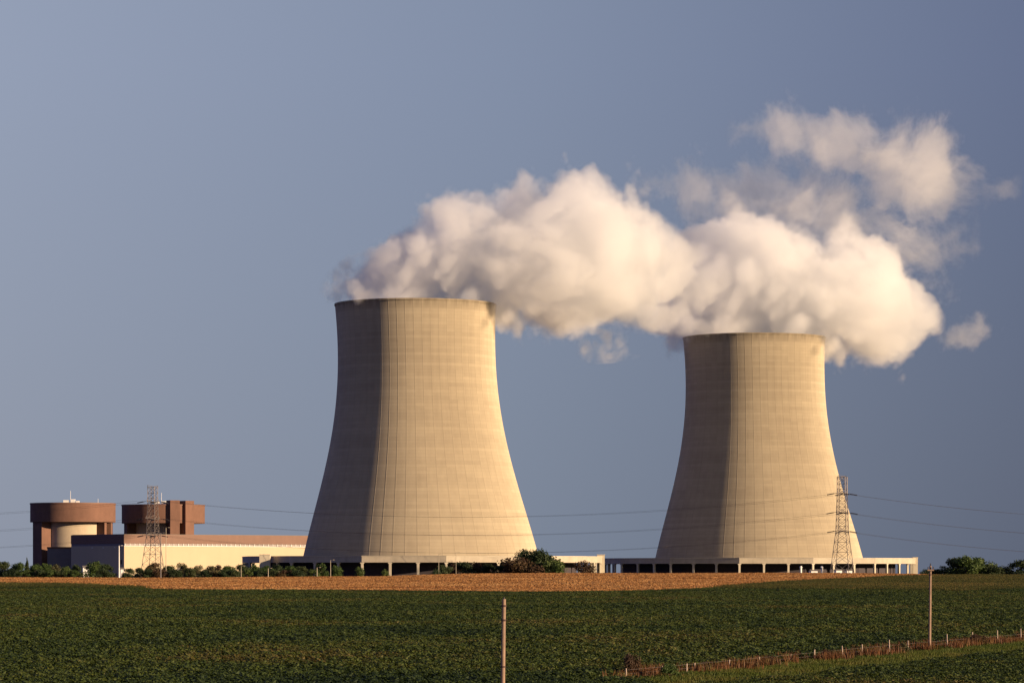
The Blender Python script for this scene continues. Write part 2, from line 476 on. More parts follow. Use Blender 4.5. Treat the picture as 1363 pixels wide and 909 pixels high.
M_shell = concrete_shell()
M_conc = worn('grey_concrete', (.42, .36, .27), .25, .15)
M_conc_pale = worn('pale_concrete', (.52, .455, .34), .2, .2)
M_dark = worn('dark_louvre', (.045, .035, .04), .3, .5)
M_roofing = worn('roof_gravel', (.16, .14, .12), .2, .2)

SR = np.array([63.9, 63.8, 62.6, 57.3, 52.3, 47.8, 46.2, 44.7, 43.2, 42.6, 42.9, 43.7])
SZ = np.array([9.0, 10.7, 15.6, 34.3, 53.0, 71.7, 81.0, 90.4, 104., 119., 134., 148.2])
def shell_r(z):
    # smooth profile through the measured radii
    co = np.polyfit(SZ, SR, 5); return float(np.polyval(co, z))
SHEAR = -3.2 / 148
def make_tower():
    root = empty('cooling_tower')
    n = 160; rows = 90
    mb = MB(); prof = []
    zs = np.linspace(9.5, 146.2, rows)
    for z in zs: prof.append((shell_r(z), z))
    prof += [(shell_r(146.2) + .35, 146.25), (shell_r(146.2) + .35, 147.2), (shell_r(146.2) - .9, 147.2)]
    for z in zs[::-6]: prof.append((shell_r(z) - 1.0, z))
    mb.lathe(prof, n, shear=SHEAR)
    o = mb.build('shell', M_shell, root, smooth=True)
    me = o.data
    uvl = me.uv_layers.new(name='ring')
    co = np.empty(len(me.vertices) * 3); me.vertices.foreach_get('co', co); co = co.reshape(-1, 3)
    li = np.empty(len(me.loops), int); me.loops.foreach_get('vertex_index', li)
    k = li % n; deg = k * 360.0 / n
    # keep the wrap seam continuous face by face
    ls = np.array([p.loop_start for p in me.polygons])
    for s_ in ls:
        d = deg[s_:s_ + 4]
        if d.max() - d.min() > 180: deg[s_:s_ + 4] = np.where(d < 180, d + 360, d)
    uv = np.stack([deg, co[li, 2]], 1).astype(np.float32)
    uvl.data.foreach_set('uv', uv.ravel())
    sharp(o, 50)
    # raking columns of the air inlet
    mb = MB(); nc = 40
    for i in range(nc):
        for s_ in (-1, 1):
            a0 = 2 * math.pi * i / nc; a1 = a0 + s_ * math.pi / nc
            mb.tube((66.5 * math.cos(a0), 66.5 * math.sin(a0), 0), (63.2 * math.cos(a1), 63.2 * math.sin(a1), 9.8), .7, .6, 6)
    mb.build('inlet_columns', M_conc, root, smooth=True)
    # polygonal fill building round the foot
    NP = 14; RO = 97.0
    return root, NP, RO

def make_ring(root, phase, blocks, RO=97.0, NP=14):
    for bx, by, bw, bd, bh in blocks:
        mb = MB(); mb.box((bx, by, bh / 2), (bw, bd, bh)); mb.box((bx, by, bh + .12), (bw + .5, bd + .5, .24))
        mb.build('stair_tower', M_conc_pale, root)
    ang = [phase + 2 * math.pi * k / NP for k in range(NP)]
    P = [Vector((RO * math.cos(a), RO * math.sin(a), 0)) for a in ang]
    Ri = 62.0
    PI_ = [Vector((Ri * math.cos(a), Ri * math.sin(a), 0)) for a in ang]
    Rm = 80.0
    # roof
    mb = MB()
    V = []
    for k in range(NP):
        V += [P[k] + Vector((0, 0, 10.2)), PI_[k] + Vector((0, 0, 11.3)), P[k] + Vector((0, 0, 9.4)), PI_[k] + Vector((0, 0, 9.6))]
    Fc = []
    for k in range(NP):
        a, b = 4 * k, 4 * ((k + 1) % NP)
        Fc += [(a, b, b + 1, a + 1), (a + 2, a + 3, b + 3, b + 2), (a, a + 2, b + 2, b)]
    mb.add(V, Fc)
    mb.build('roof', M_roofing, root)
    fascia = MB(); cap_ = MB(); back = MB(); parap = MB()
    for k in range(NP):
        a, b = P[k], P[(k + 1) % NP]
        d = (b - a); Ld = d.length; d.normalize(); out = Vector((d.y, -d.x, 0))
        ang_ = math.atan2(d.y, d.x); mid = (a + b) / 2
        fascia.box(mid + out * .35 + Vector((0, 0, 9.1)), (Ld + .3, .7, 3.1), 0, ang_)
        cap_.box(mid + out * .4 + Vector((0, 0, 10.82)), (Ld + .5, 1.1, .3), 0, ang_)
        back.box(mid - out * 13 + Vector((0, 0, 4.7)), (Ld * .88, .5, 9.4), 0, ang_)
    fascia.build('fascia_beam', M_conc, root)
    cap_.build('coping', M_conc_pale, root)
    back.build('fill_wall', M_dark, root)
    for k in range(NP):
        a, b = P[k], P[(k + 1) % NP]
        # only the near half is ever seen from the field side
        if (a + b).y > 120: continue
        d = (b - a); ang_ = math.atan2(d.y, d.x); out = Vector((d.y, -d.x, 0)).normalized()
        for j in range(3):
            c = a.lerp(b, j / 3.0)
            mb = MB(); mb.box(c + out * (-.1) + Vector((0, 0, 3.7)), (1.15, 1.1, 7.5), 0, ang_)
            mb.box(c + out * (-.1) + Vector((0, 0, 7.2)), (2.0, 1.3, .55), 0, ang_)
            mb.build('column', M_conc_pale, root)

twr, _, _ = make_tower()
ring_phase = R(-90 - 16.7)
twr.location = (-49.0, 1800, 0)
t2 = copy_tree(twr)
t2.location = (152.0, 2045, 0); t2.scale = (1, 1, .995)
make_ring(twr, ring_phase, [(-80, -62, 5.5, 6, 11.6), (97, -3, 4, 5, 11.8)])
make_ring(t2, R(-90 - 15.1 + 4), [(94, -14, 3, 4, 11.4)])
tag(twr, 'larger nearer concrete cooling tower, left of the two, its steam blowing right', 'cooling tower', 'pair of hyperbolic cooling towers')
tag(t2, 'smaller farther concrete cooling tower behind the lattice pylon on the right', 'cooling tower', 'pair of hyperbolic cooling towers')

# ------------------------------------------------------------------ steam
def steam(name, table, Yc, dens, edge, amp, warp, nscale, label, cat='steam plume', yoff=0.0, rough=.55, billow=False, col=(.996, .99, 1.0), floor=None):
    """table rows: measured pixel column, top row, bottom row, half depth in metres"""
    T = np.array(table, float)
    X = (T[:, 0] - 681.5) / F * Yc
    top = CAM_Z + (760 - T[:, 1]) / F * Yc
    bot = CAM_Z + (760 - T[:, 2]) / F * Yc
    hy = T[:, 3]
    x0, x1 = X[0], X[-1]; zmin, zmax = bot.min(), top.max(); H = zmax - zmin
    # hull mesh round the plume
    mb = MB(); n = 20; P = []
    us = np.linspace(0, 1, 26)
    pad = (amp * .62 if billow else amp * .6) + warp * .5
    for i, u in enumerate(us):
        xx = x0 + u * (x1 - x0)
        t_, b_, h_ = (np.interp(xx, X, q) for q in (top, bot, hy))
        e = 0.35 + .65 * min(1, min(i, len(us) - 1 - i) / 2.0)
        xo = -pad * .6 if i == 0 else (pad * .6 if i == len(us) - 1 else 0)
        for k in range(n):
            a = 2 * math.pi * k / n
            P.append((xx + xo - x0, math.cos(a) * (h_ + pad) * e, (t_ + b_) / 2 + math.sin(a) * ((t_ - b_) / 2 + pad) * e - zmin))
    Fc = []
    for i in range(len(us) - 1):
        for k in range(n):
            Fc.append((i * n + k, i * n + (k + 1) % n, (i + 1) * n + (k + 1) % n, (i + 1) * n + k))
    Fc.append(tuple(range(n - 1, -1, -1))); Fc.append(tuple(range((len(us) - 1) * n, len(us) * n)))
    mb.add([tuple(p) for p in P], Fc)
    m = bpy.data.materials.new(name + '_vapour'); m.use_nodes = True; nt = m.node_tree
    nt.nodes.remove(nt.nodes['Principled BSDF'])
    tcn = nt.nodes.new('ShaderNodeTexCoord')
    wn = noise(nt, tcn.outputs['Object'], nscale * .35, 1, .5)
    vs = nt.nodes.new('ShaderNodeVectorMath'); vs.operation = 'SUBTRACT'; vs.inputs[1].default_value = (.5, .5, .5)
    nt.links.new(wn.outputs['Color'], vs.inputs[0])
    vm = nt.nodes.new('ShaderNodeVectorMath'); vm.operation = 'MULTIPLY_ADD'
    vm.inputs[1].default_value = (warp * 2,) * 3
    nt.links.new(vs.outputs[0], vm.inputs[0]); nt.links.new(tcn.outputs['Object'], vm.inputs[2])
    s = nt.nodes.new('ShaderNodeSeparateXYZ'); nt.links.new(vm.outputs[0], s.inputs[0])
    so = nt.nodes.new('ShaderNodeSeparateXYZ'); nt.links.new(tcn.outputs['Object'], so.inputs[0])
    u = math_(nt, 'DIVIDE', s.outputs[0], float(x1 - x0), clamp=True)
    def curve(vals, scale):
        fc = nt.nodes.new('ShaderNodeFloatCurve'); nt.links.new(u, fc.inputs['Value'])
        cv = fc.mapping.curves[0]
        uu = (X - x0) / (x1 - x0); vv = vals / scale
        cv.points[0].location = (0, float(vv[0])); cv.points[1].location = (1, float(vv[-1]))
        for a, b in zip(uu[1:-1], vv[1:-1]): cv.points.new(float(a), float(b))
        fc.mapping.update()
        return math_(nt, 'MULTIPLY', fc.outputs[0], float(scale))
    zt = curve(top - zmin, H); zb = curve(bot - zmin, H); hyy = curve(hy, 60.0)
    zc = math_(nt, 'MULTIPLY', math_(nt, 'ADD', zt, zb), .5)
    hzz = math_(nt, 'MAXIMUM', math_(nt, 'MULTIPLY', math_(nt, 'SUBTRACT', zt, zb), .5), .5)
    a = math_(nt, 'DIVIDE', math_(nt, 'SUBTRACT', s.outputs[2], zc), hzz)
    b = math_(nt, 'DIVIDE', s.outputs[1], math_(nt, 'MAXIMUM', hyy, .5))
    r = math_(nt, 'SQRT', math_(nt, 'ADD', math_(nt, 'MULTIPLY', a, a), math_(nt, 'MULTIPLY', b, b)))
    sdn = math_(nt, 'MULTIPLY', math_(nt, 'SUBTRACT', 1.0, r), math_(nt, 'MINIMUM', hzz, hyy))
    if billow:
        # rounded puffs with creases between them, at four sizes
        for k, (sc1, a1) in enumerate(((1.0, 1.0), (2.3, .46), (5.6, .25))):
            q = noise(nt, vm.outputs[0] if k < 2 else tcn.outputs['Object'], nscale * sc1, 0, .5)
            bl = math_(nt, 'ABSOLUTE', math_(nt, 'SUBTRACT', math_(nt, 'MULTIPLY', q.outputs[0], 2.0), 1.0))
            sdn = math_(nt, 'ADD', sdn, math_(nt, 'MULTIPLY', math_(nt, 'SUBTRACT', bl, .22), amp * a1 * 1.5))
    else:
        bn = noise(nt, vm.outputs[0], nscale, 4, rough)
        sdn = math_(nt, 'ADD', sdn, math_(nt, 'MULTIPLY', math_(nt, 'SUBTRACT', bn.outputs[0], .5), amp * 2))
    # the vapour thins out before both ends
    sdn = math_(nt, 'MINIMUM', sdn, math_(nt, 'ADD', so.outputs[0], float(pad * .45)))
    sdn = math_(nt, 'MINIMUM', sdn, math_(nt, 'SUBTRACT', float(x1 - x0 + pad * .45), so.outputs[0]))
    d = math_(nt, 'DIVIDE', sdn, edge, clamp=True)
    d = math_(nt, 'MULTIPLY', math_(nt, 'POWER', d, 1.4), dens)
    pv = nt.nodes.new('ShaderNodeVolumeScatter'); pv.inputs['Color'].default_value = (*col, 1)
    pv.inputs['Anisotropy'].default_value = .3
    nt.links.new(d, pv.inputs['Density'])
    nt.links.new(pv.outputs[0], nt.nodes['Material Output'].inputs['Volume'])
    m.volume_intersection_method if False else None
    o = mb.build(name, m, None, smooth=False, loc=(float(x0), Yc + yoff, float(zmin)))
    try: m.cycles.volume_step_rate = STEP
    except Exception: pass
    tag(o, label, cat)
    return o
STEP = 0.3
steam('steam_plume', [(441, 387, 401, 9), (452, 366, 407, 22), (480, 336, 411, 29), (520, 312, 414, 37), (560, 288, 417, 43), (600, 266, 418, 43),
                      (640, 250, 420, 36), (680, 248, 440, 40), (720, 244, 448, 40), (760, 230, 448, 40), (785, 230, 448, 40), (800, 246, 448, 40), (850, 256, 440, 37),
                      (885, 284, 426, 30), (915, 312, 408, 22), (940, 335, 392, 14), (960, 356, 374, 6)],
      1800, .070, 7, 20, 7, .036, 'dense cream steam plume billowing right from the larger left tower', billow=True)
steam('steam_plume', [(872, 415, 455, 10), (888, 365, 468, 28), (903, 314, 468, 38), (930, 296, 468, 42), (960, 284, 468, 44), (1000, 280, 468, 45),
                      (1040, 294, 467, 45), (1080, 304, 472, 44), (1120, 310, 482, 42), (1160, 314, 486, 40), (1190, 328, 484, 36), (1215, 355, 474, 28),
                      (1232, 395, 450, 16), (1242, 420, 432, 5)],
      2045, .065, 7.5, 23, 9, .032, 'broad pinkish steam plume rising from the smaller right tower', billow=True)
steam('steam_cloud', [(1000, 168, 186, 8), (1030, 150, 208, 20), (1080, 144, 220, 26), (1120, 146, 242, 30), (1160, 156, 256, 32), (1200, 168, 278, 34),
                      (1240, 170, 308, 34), (1280, 184, 308, 26), (1305, 208, 286, 18), (1328, 235, 262, 5)],
      2060, .027, 11, 44, 18, .04, 'thin torn steam cloud drifting high at the right above the smaller tower', 'steam cloud', rough=.68)
steam('steam_wisps', [(880, 244, 256, 10), (920, 228, 300, 26), (980, 222, 320, 34), (1030, 214, 325, 36), (1080, 230, 325, 36), (1130, 250, 335, 36),
                      (1180, 262, 350, 36), (1215, 275, 372, 30), (1240, 292, 378, 20), (1262, 318, 352, 5)],
      2080, .020, 12, 58, 18, .04, 'faint broken wisps of vapour between the high cloud and the right plume', 'steam wisps', rough=.70)
steam('steam_puff', [(1255, 438, 464, 6), (1272, 424, 468, 10), (1296, 412, 462, 13), (1312, 418, 450, 10), (1326, 430, 438, 4)],
      2050, .035, 6, 16, 6, .08, 'small detached puff of vapour at the far right of the plume', 'steam puff', rough=.62)

# ------------------------------------------------------------------ turbine hall
M_yellow = worn('cream_siding', (.42, .335, .215), .06, .05, .7)
M_brownband = worn('brown_cladding', (.155, .078, .052), .15, .1, .7)
M_brown2 = worn('reactor_brown_concrete', (.155, .078, .052), .25, .12, .9)
M_beige = worn('beige_containment', (.42, .34, .24), .15, .12, .9)
M_steel = worn('galvanised_steel', (.20, .17, .16), .25, .5, .6, metal=.3)
M_white = worn('white_paint', (.75, .72, .68), .12, .5, .6)
C0 = Vector((-269.3, 2310, 0)); fd = Vector((.78, .62, 0)).normalized(); ld = Vector((-fd.y, fd.x, 0))
HL, HW, HH, BH = 240.0, 71.0, 28.6, 7.9
hall = empty('turbine_hall', C0, math.atan2(fd.y, fd.x))
def hbox(mb, x0, x1, y0, y1, z0, z1, mi=0): mb.box(((x0 + x1) / 2, (y0 + y1) / 2, (z0 + z1) / 2), (x1 - x0, y1 - y0, z1 - z0), mi)
mb = MB(); hbox(mb, 0, HL, 0, HW, 0, HH - BH); mb.build('wall', M_yellow, hall)
mb = MB(); hbox(mb, -.25, HL, -.25, HW, HH - BH + 1.6, HH); mb.build('cladding_band', M_brownband, hall)
mb = MB(); hbox(mb, .1, HL, .1, HW, HH - BH, HH - BH + 1.6); mb.build('recess_strip', M_steel, hall)
mb = MB()
for k in range(0, 60): mb.box((k * 4 + .5, -.15, HH - BH + .8), (.35, .3, 1.56))
hbox(mb, -.3, HL, -.42, -.1, HH - BH - .25, HH - BH + .02)
mb.build('strip_posts', M_white, hall)
mb = MB(); hbox(mb, 0.6, HL - 1, .6, HW - .6, HH, HH + .25); mb.build('roof', M_roofing, hall)
for k in range(3):
    mb = MB(); mb.box((-.2, 12 + 15 * k, HH - BH - 1.2), (.5, 1.6, .45)); mb.build('wall_lamp', M_white, hall)
mb = MB(); mb.box((-.1, 4.5, 9.5), (.4, 3.2, 3.0)); mb.build('louvre', M_dark, hall)
mb = MB(); mb.box((46, -.1, 2.6), (5, .4, 5.2)); mb.build('roller_door', M_steel, hall)
tag(hall, 'long cream turbine hall with a brown upper band left of the larger tower', 'building')

# lower annex in front of the left reactor
ax = empty('annex_building', ((79 - 681.5) / F * 2385, 2385, 0), R(8))
mb = MB(); hbox(mb, -8.5, 16, 0, 22, 0, 19.2); mb.build('wall', worn('slate_cladding', (.19, .16, .17), .2, .1), ax)
mb = MB(); hbox(mb, -8.8, 16, -.3, 22, 19.2, 20.4); mb.build('parapet', M_brown2, ax)
mb = MB()
for k in range(3): hbox(mb, -8.6, 15.9, -.12, 0, 3.4 + 4.2 * k, 3.8 + 4.2 * k)
mb.build('cladding_rib', M_steel, ax)
tag(ax, 'low dark annex between the left reactor and the cream hall', 'building')

RS = 1.205
def reactor(cx, cy, fins, label):
    r = empty('reactor_building', (cx, cy, 0))
    mb = MB(); mb.lathe([(18.5, 0), (18.5, 34)], 72); mb.build('containment_wall', M_beige, r, smooth=True)
    mb = MB(); mb.lathe([(17, 31.8), (25.7, 31.8), (25.7, 43.0), (25.3, 43.0), (25.3, 42.2), (14, 42.9), (7, 43.6), (.01, 43.9)], 96)
    o = mb.build('ring_gallery', M_brown2, r, smooth=True); sharp(o, 30)
    mb = MB(); mb.lathe([(25.95, 42.5), (25.95, 43.25), (25.2, 43.25)], 96); o = mb.build('coping', M_brownband, r, smooth=True); sharp(o, 30)
    for ph, r0, r1, wd, zt in fins:
        a = R(ph); d = Vector((math.sin(a), -math.cos(a), 0))
        mb = MB(); mb.box(d * (r0 + r1) / 2 + Vector((0, 0, zt / 2)), (wd, r1 - r0, zt), 0, a)
        mb.build('buttress', M_brown2, r)
    for dx, w_, h_ in ((-2.5, 3.2, 1.6), (1.6, 2.6, 2.1), (4.4, 2.0, 1.2)):
        mb = MB(); mb.box((dx, -12, 43.3 + h_ / 2), (w_, 2, h_)); mb.build('roof_vent', M_white, r)
    mb = MB(); mb.tube((0, -11, 43), (0, -11, 50.5), .16, .1, 5); mb.build('antenna', M_white, r)
    mb = MB(); mb.tube((16.5, -10, 42.5), (16.5, -10, 45.8), .14, .1, 5); mb.build('antenna', M_white, r)
    r.scale = (RS, RS, RS * 1.01)
    return tag(r, label, 'reactor building', 'pair of round reactor buildings')
reactor(-321, 2432, [(-52, 16, 24.5, 10, 31.9), (-78, 16, 24, 4, 31.9), (62, 16, 24, 2.2, 31.9), (80, 17, 24.3, 2.2, 31.9), (100, 17, 24, 2.2, 31.9)],
        'round brown topped reactor nearest the left edge, behind the dark annex')
reactor(-261.3, 2493, [(21, 18, 27.6, 6, 45.6), (42, 18, 27.6, 6.5, 45.4), (-70, 16, 24, 8, 31.9)],
        'round brown topped reactor with two tall buttresses, right of the other reactor')

# ------------------------------------------------------------------ lattice pylons and their wires
def make_pylon():
    r = empty('lattice_pylon')
    H = 48.5
    def hw(z):      # half width of the body
        return float(np.interp(z, [0, 22, 40, 48.5], [4.9, 2.5, 2.0, 2.0]))
    t = .14
    for a, b in ((1, 1), (1, -1), (-1, -1), (-1, 1)):
        mb = MB(); zs = [0, 11, 22, 31, 40, H]
        for z0, z1 in zip(zs[:-1], zs[1:]):
            mb.tube((a * hw(z0), b * hw(z0), z0), (a * hw(z1), b * hw(z1), z1), t * 1.25, t * 1.1, 4)
        mb.build('leg', M_steel, r)
    mb = MB(); z = 0.0; lv = [0]
    while z < H - 1: z += hw(z) * 1.35; lv.append(min(z, H))
    lv[-1] = H
    cs = [(1, 1), (-1, 1), (-1, -1), (1, -1)]
    for z0, z1 in zip(lv[:-1], lv[1:]):
        for k in range(4):
            (a, b), (c, d) = cs[k], cs[(k + 1) % 4]
            w0, w1 = hw(z0), hw(z1)
            mb.tube((a * w0, b * w0, z0), (c * w1, d * w1, z1), t * .62, None, 4)
            mb.tube((c * w0, d * w0, z0), (a * w1, b * w1, z1), t * .62, None, 4)
            mb.tube((a * w1, b * w1, z1), (c * w1, d * w1, z1), t * .6, None, 4)
    mb.build('lattice_bracing', M_steel, r)
    for z, l in ((22.3, 7.0), (31.3, 8.2), (40.5, 7.0), (H, 6.0)):
        for s_ in (-1, 1):
            mb = MB()
            for a in (-1, 1):
                w_ = hw(z)
                mb.tube((a * w_, s_ * w_, z), (0, s_ * l, z + (.3 if z < H else .8)), t * .8, t * .7, 4)
                mb.tube((a * w_, s_ * w_, z + (1.9 if z < H else -1.9)), (0, s_ * l, z + .3), t * .7, t * .6, 4)
                mb.tube((a * w_ * .5, s_ * (w_ + l) / 2, z + .1), (a * w_ * .5, s_ * (w_ + l) / 2, z + (1.0 if z < H else -.9)), t * .6, None, 4)
            mb.build('crossarm', M_steel, r)
    for z, l in ((22.3, 7.0), (31.3, 8.2), (40.5, 7.0)):
        for s_ in (-1, 1):
            for e in (-1, 1):
                mb = MB()
                mb.tube((e * .4, s_ * l, z + .2), (e * 5.6, s_ * l, z - .7), .12, .12, 6)
                for k in range(10):
                    u = .3 + k * .07; c = Vector((e * (.4 + 5.2 * u), s_ * l, z + .2 - .9 * u)); mb.tube(c, c + Vector((e * .14, 0, -.03)), .3, .3, 8)
                mb.build('insulator_string', M_dark, r)
    return r
A = Vector((-189, 1750, 0)); B = Vector((159.8, 1610, 0)); A.z = ground_at(A.x, A.y); B.z = ground_at(B.x, B.y) - .3
dA = (B - A); rz = math.atan2(dA.y, dA.x)
pB = make_pylon(); pB.location = B; pB.rotation_euler.z = rz
pA = copy_tree(pB); pA.location = A; pA.scale = (.98, .98, .975)
tag(pB, 'tall steel lattice pylon in front of the right cooling tower', 'pylon', 'steel lattice pylons')
tag(pA, 'tall steel lattice pylon in front of the cream hall and second reactor', 'pylon', 'steel lattice pylons')
dn = Vector((dA.x, dA.y, 0)).normalized(); pn = Vector((-dn.y, dn.x, 0))
Lf = A - dn * 330; Rt = B + Vector((1, .12, 0)).normalized() * 300
def wire(a, b, sag, label, rad=.038):
    mb = MB(); pts = []
    for k in range(33):
        u = k / 32; p = a.lerp(b, u); pts.append(p - Vector((0, 0, sag * 4 * u * (1 - u))))
    mb.path(pts, rad, 4)
    tag(mb.build('power_wire', M_dark), label, 'power wire', 'wires strung between the pylons')
for z, l, nm in ((22.3, 7.0, 'lowest'), (31.3, 8.2, 'middle'), (40.5, 7.0, 'highest')):
    for s_, side_ in ((-1, 'near'), (1, 'far')):
        o = pn * s_ * l + Vector((0, 0, z - .7))
        wire(A + o + dn * 5.6, B + o - dn * 5.6, 9.5, '%s %s-side wire of the span between the two pylons' % (nm, side_))
        wire(Lf + o, A + o - dn * 5.6, 7.5, '%s %s-side wire running left from the pylon by the reactors' % (nm, side_))
        wire(B + o + dn * 5.6, Rt + o - Vector((0, 0, 6)), 9, '%s %s-side wire running right from the pylon by the right tower' % (nm, side_))

# ------------------------------------------------------------------ trees
M_bark = worn('bark', (.10, .075, .055), .3, 1.5)
TM = {
 'green': leafmat('tree_leaf_green', [(.027, .052, .013), (.055, .088, .021), (.09, .115, .03)], varscale=.2),
 'dark': leafmat('tree_leaf_dark', [(.018, .034, .012), (.035, .052, .018), (.06, .07, .022)], varscale=.2),
 'olive': leafmat('tree_leaf_olive', [(.05, .05, .022), (.085, .08, .035), (.13, .11, .05)], varscale=.2),
 'rust': leafmat('tree_leaf_rust', [(.035, .022, .014), (.07, .038, .02), (.09, .07, .025)], varscale=.2)}
def make_tree(h, wd, kind, seed, shape='round'):
    r = random.Random(seed)
    root = empty('bush' if shape == 'bush' else ('conifer_tree' if shape == 'cone' else 'tree'))
    tk = MB()
    th = h * (.2 if shape == 'bush' else .5)
    tk.tube((0, 0, -.3), (r.uniform(-.2, .2), r.uniform(-.2, .2), th), h * .03 + .08, h * .015 + .04, 7)
    lobes = []
    if shape == 'cone':
        for k in range(9):
            u = k / 8; lobes.append((Vector((r.uniform(-.1, .1), r.uniform(-.1, .1), h * (.12 + .85 * u))), wd * (1 - u * .92), h * .09))
        tk.tube((0, 0, th), (0, 0, h * .97), h * .02, .03, 5)
    else:
        nl = 15 if shape == 'round' else 9
        z0 = .12 if shape == 'round' else .12
        for k in range(nl):
            a = 2 * math.pi * k / nl * 2.4 + r.uniform(-.5, .5); d = wd * r.uniform(.15, .68)
            z = h * (z0 + (.82 - z0) * r.random() ** 1.2) if k else h * .78
            if k == 0: d = 0
            rad = wd * r.uniform(.30, .48)
            z = min(z, h - rad * .75)
            # lower branches reach farther out
            d *= 1.15 - .35 * z / h
            lobes.append((Vector((d * math.cos(a), d * math.sin(a), z)), rad, rad * r.uniform(.65, .9)))
    for c, rr, rz_ in lobes:
        if shape != 'cone': tk.tube((0, 0, th * r.uniform(.5, .95)), c, h * .012 + .04, .04, 5)
    tk.build('trunk', M_bark, root)
    cm = MB(); n = int(9000 if wd > 9 else (3600 if shape == 'round' else 2600))
    tot = sum(q[1] ** 2 for q in lobes)
    for c, rr, rz_ in lobes:
        m_ = int(n * rr * rr / tot)
        for i in range(m_):
            v = Vector((r.gauss(0, 1), r.gauss(0, 1), r.gauss(0, 1))).normalized()
            f = r.random() ** .33 * r.uniform(.78, 1.12)
            if math.sin(v.x * 5 + c.x * 3) * math.sin(v.y * 5 + c.y) * math.sin(v.z * 6 + c.z) > .25 and f > .6: f *= .72
            p = c + Vector((v.x * rr * f, v.y * rr * f, v.z * rz_ * f))
            if p.z < .15: continue
            s_ = r.uniform(.34, .72) * (.8 if shape != 'round' else 1) * min(1, .5 + h / 20)
            nn = (v + Vector((r.gauss(0, .7), r.gauss(0, .7), r.gauss(0, .7)))).normalized()
            q = nn.to_track_quat('Z', 'Y') @ Matrix.Rotation(r.uniform(0, 6.28), 3, 'Z').to_quaternion()
            cm.add([p + q @ (Vector(k) * s_) for k in ((-.5, -.3, 0), (.1, -.55, .08), (.6, 0, 0), (.05, .5, -.06), (-.55, .25, .05))], [(0, 1, 2, 3, 4)])
    cm.build('crown', TM[kind], root)
    return root
ORD = ['first', 'second', 'third', 'fourth', 'fifth', 'sixth', 'seventh', 'eighth', 'ninth', 'tenth', 'eleventh', 'twelfth', 'thirteenth', 'fourteenth', 'fifteenth', 'sixteenth', 'seventeenth', 'eighteenth', 'nineteenth', 'twentieth']
protos = {}
def plant(kind, shape, x, top, Y, label, group, wf=1.0, var=0):
    """kind of foliage, shape, measured column and top row, distance"""
    X = (x - 681.5) / F * Y; g = ground_at(X, Y)
    h = CAM_Z + (760 - top) / F * Y - g
    key = (kind, shape, var)
    if key not in protos:
        b = {'round': (10, 7.6), 'bush': (5.5, 5.2), 'cone': (10, 1.9), 'big': (12, 11.5)}[shape]
        o = make_tree(b[0], b[1], kind, hash(key) % 1 + len(protos) * 13 + 5, 'round' if shape == 'big' else shape)
        protos[key] = (o, b[0]); first = True
    else:
        o = copy_tree(protos[key][0]); first = False
    sc = h / protos[key][1]
    o.location = (X, Y, g); o.scale = (sc * wf, sc * wf, sc); o.rotation_euler.z = random.uniform(0, 6.28)
    nm = {'round': 'tree', 'big': 'tree', 'bush': 'bush', 'cone': 'conifer'}[shape]
    tag(o, label, nm, group)
CN = {'green': 'green', 'dark': 'dark green', 'olive': 'pale olive', 'rust': 'reddish brown'}
# (column, top, kind, shape, width factor, distance)
left = [(7, 747, 'dark', 'round', 1, 1650), (25, 748, 'green', 'round', .9, 1640), (36, 741, 'dark', 'cone', 1, 1680), (47, 750, 'green', 'round', .9, 1630),
        (60, 748, 'green', 'round', 1, 1650), (75, 750, 'olive', 'round', .9, 1620), (89, 752, 'green', 'round', .9, 1610), (102, 751, 'dark', 'round', .9, 1630),
        (128, 745, 'green', 'round', 1.1, 1620), (143, 750, 'dark', 'round', 1, 1600)]
mid = [(171, 756, 'dark', 'round', 1.2, 1600), (186, 755, 'dark', 'round', 1.2, 1620), (205, 748, 'rust', 'round', 1.15, 1610), (222, 752, 'dark', 'round', 1, 1630),
       (243, 749, 'olive', 'round', .85, 1620), (253, 755, 'dark', 'bush', 1, 1590), (263, 752, 'olive', 'round', .9, 1640), (279, 752, 'olive', 'round', 1, 1610),
       (292, 751, 'rust', 'round', .9, 1630), (304, 752, 'green', 'round', 1, 1600), (319, 751, 'dark', 'round', 1.05, 1620), (329, 757, 'green', 'bush', 1, 1585), (338, 750, 'green', 'round', 1, 1640)]
mid2 = [(355, 751, 'green', 'round', 1.05, 1620), (371, 751, 'dark', 'round', 1, 1630), (388, 751, 'green', 'round', 1.1, 1600), (404, 753, 'dark', 'round', 1, 1620),
        (416, 757, 'green', 'bush', 1, 1590), (428, 749, 'green', 'round', .75, 1630), (446, 751, 'green', 'round', 1, 1600), (478, 754, 'green', 'round', .8, 1610), (512, 756, 'green', 'round', .7, 1600)]
clump_ = [(580, 757, 'dark', 'bush', 1, 1580), (590, 752, 'dark', 'bush', 1.1, 1590), (603, 749, 'rust', 'round', 1.1, 1610), (620, 747, 'dark', 'round', 1.15, 1600),
          (636, 747, 'rust', 'round', 1.1, 1620), (652, 750, 'dark', 'round', 1.1, 1600), (668, 752, 'dark', 'round', 1.1, 1610), (682, 754, 'rust', 'bush', 1.2, 1590)]
far_r = [(1231, 757, 'dark', 'bush', 1, 1680), (1245, 757, 'dark', 'bush', 1.3, 1700), (1269, 742, 'dark', 'round', 1.3, 1700), (1286, 739, 'green', 'round', 1.2, 1690), (1303, 740, 'green', 'round', 1.3, 1710),
         (1322, 752, 'dark', 'bush', 1.5, 1690), (1336, 753, 'dark', 'bush', 1.2, 1700), (1357, 744, 'dark', 'round', 1.4, 1690)]
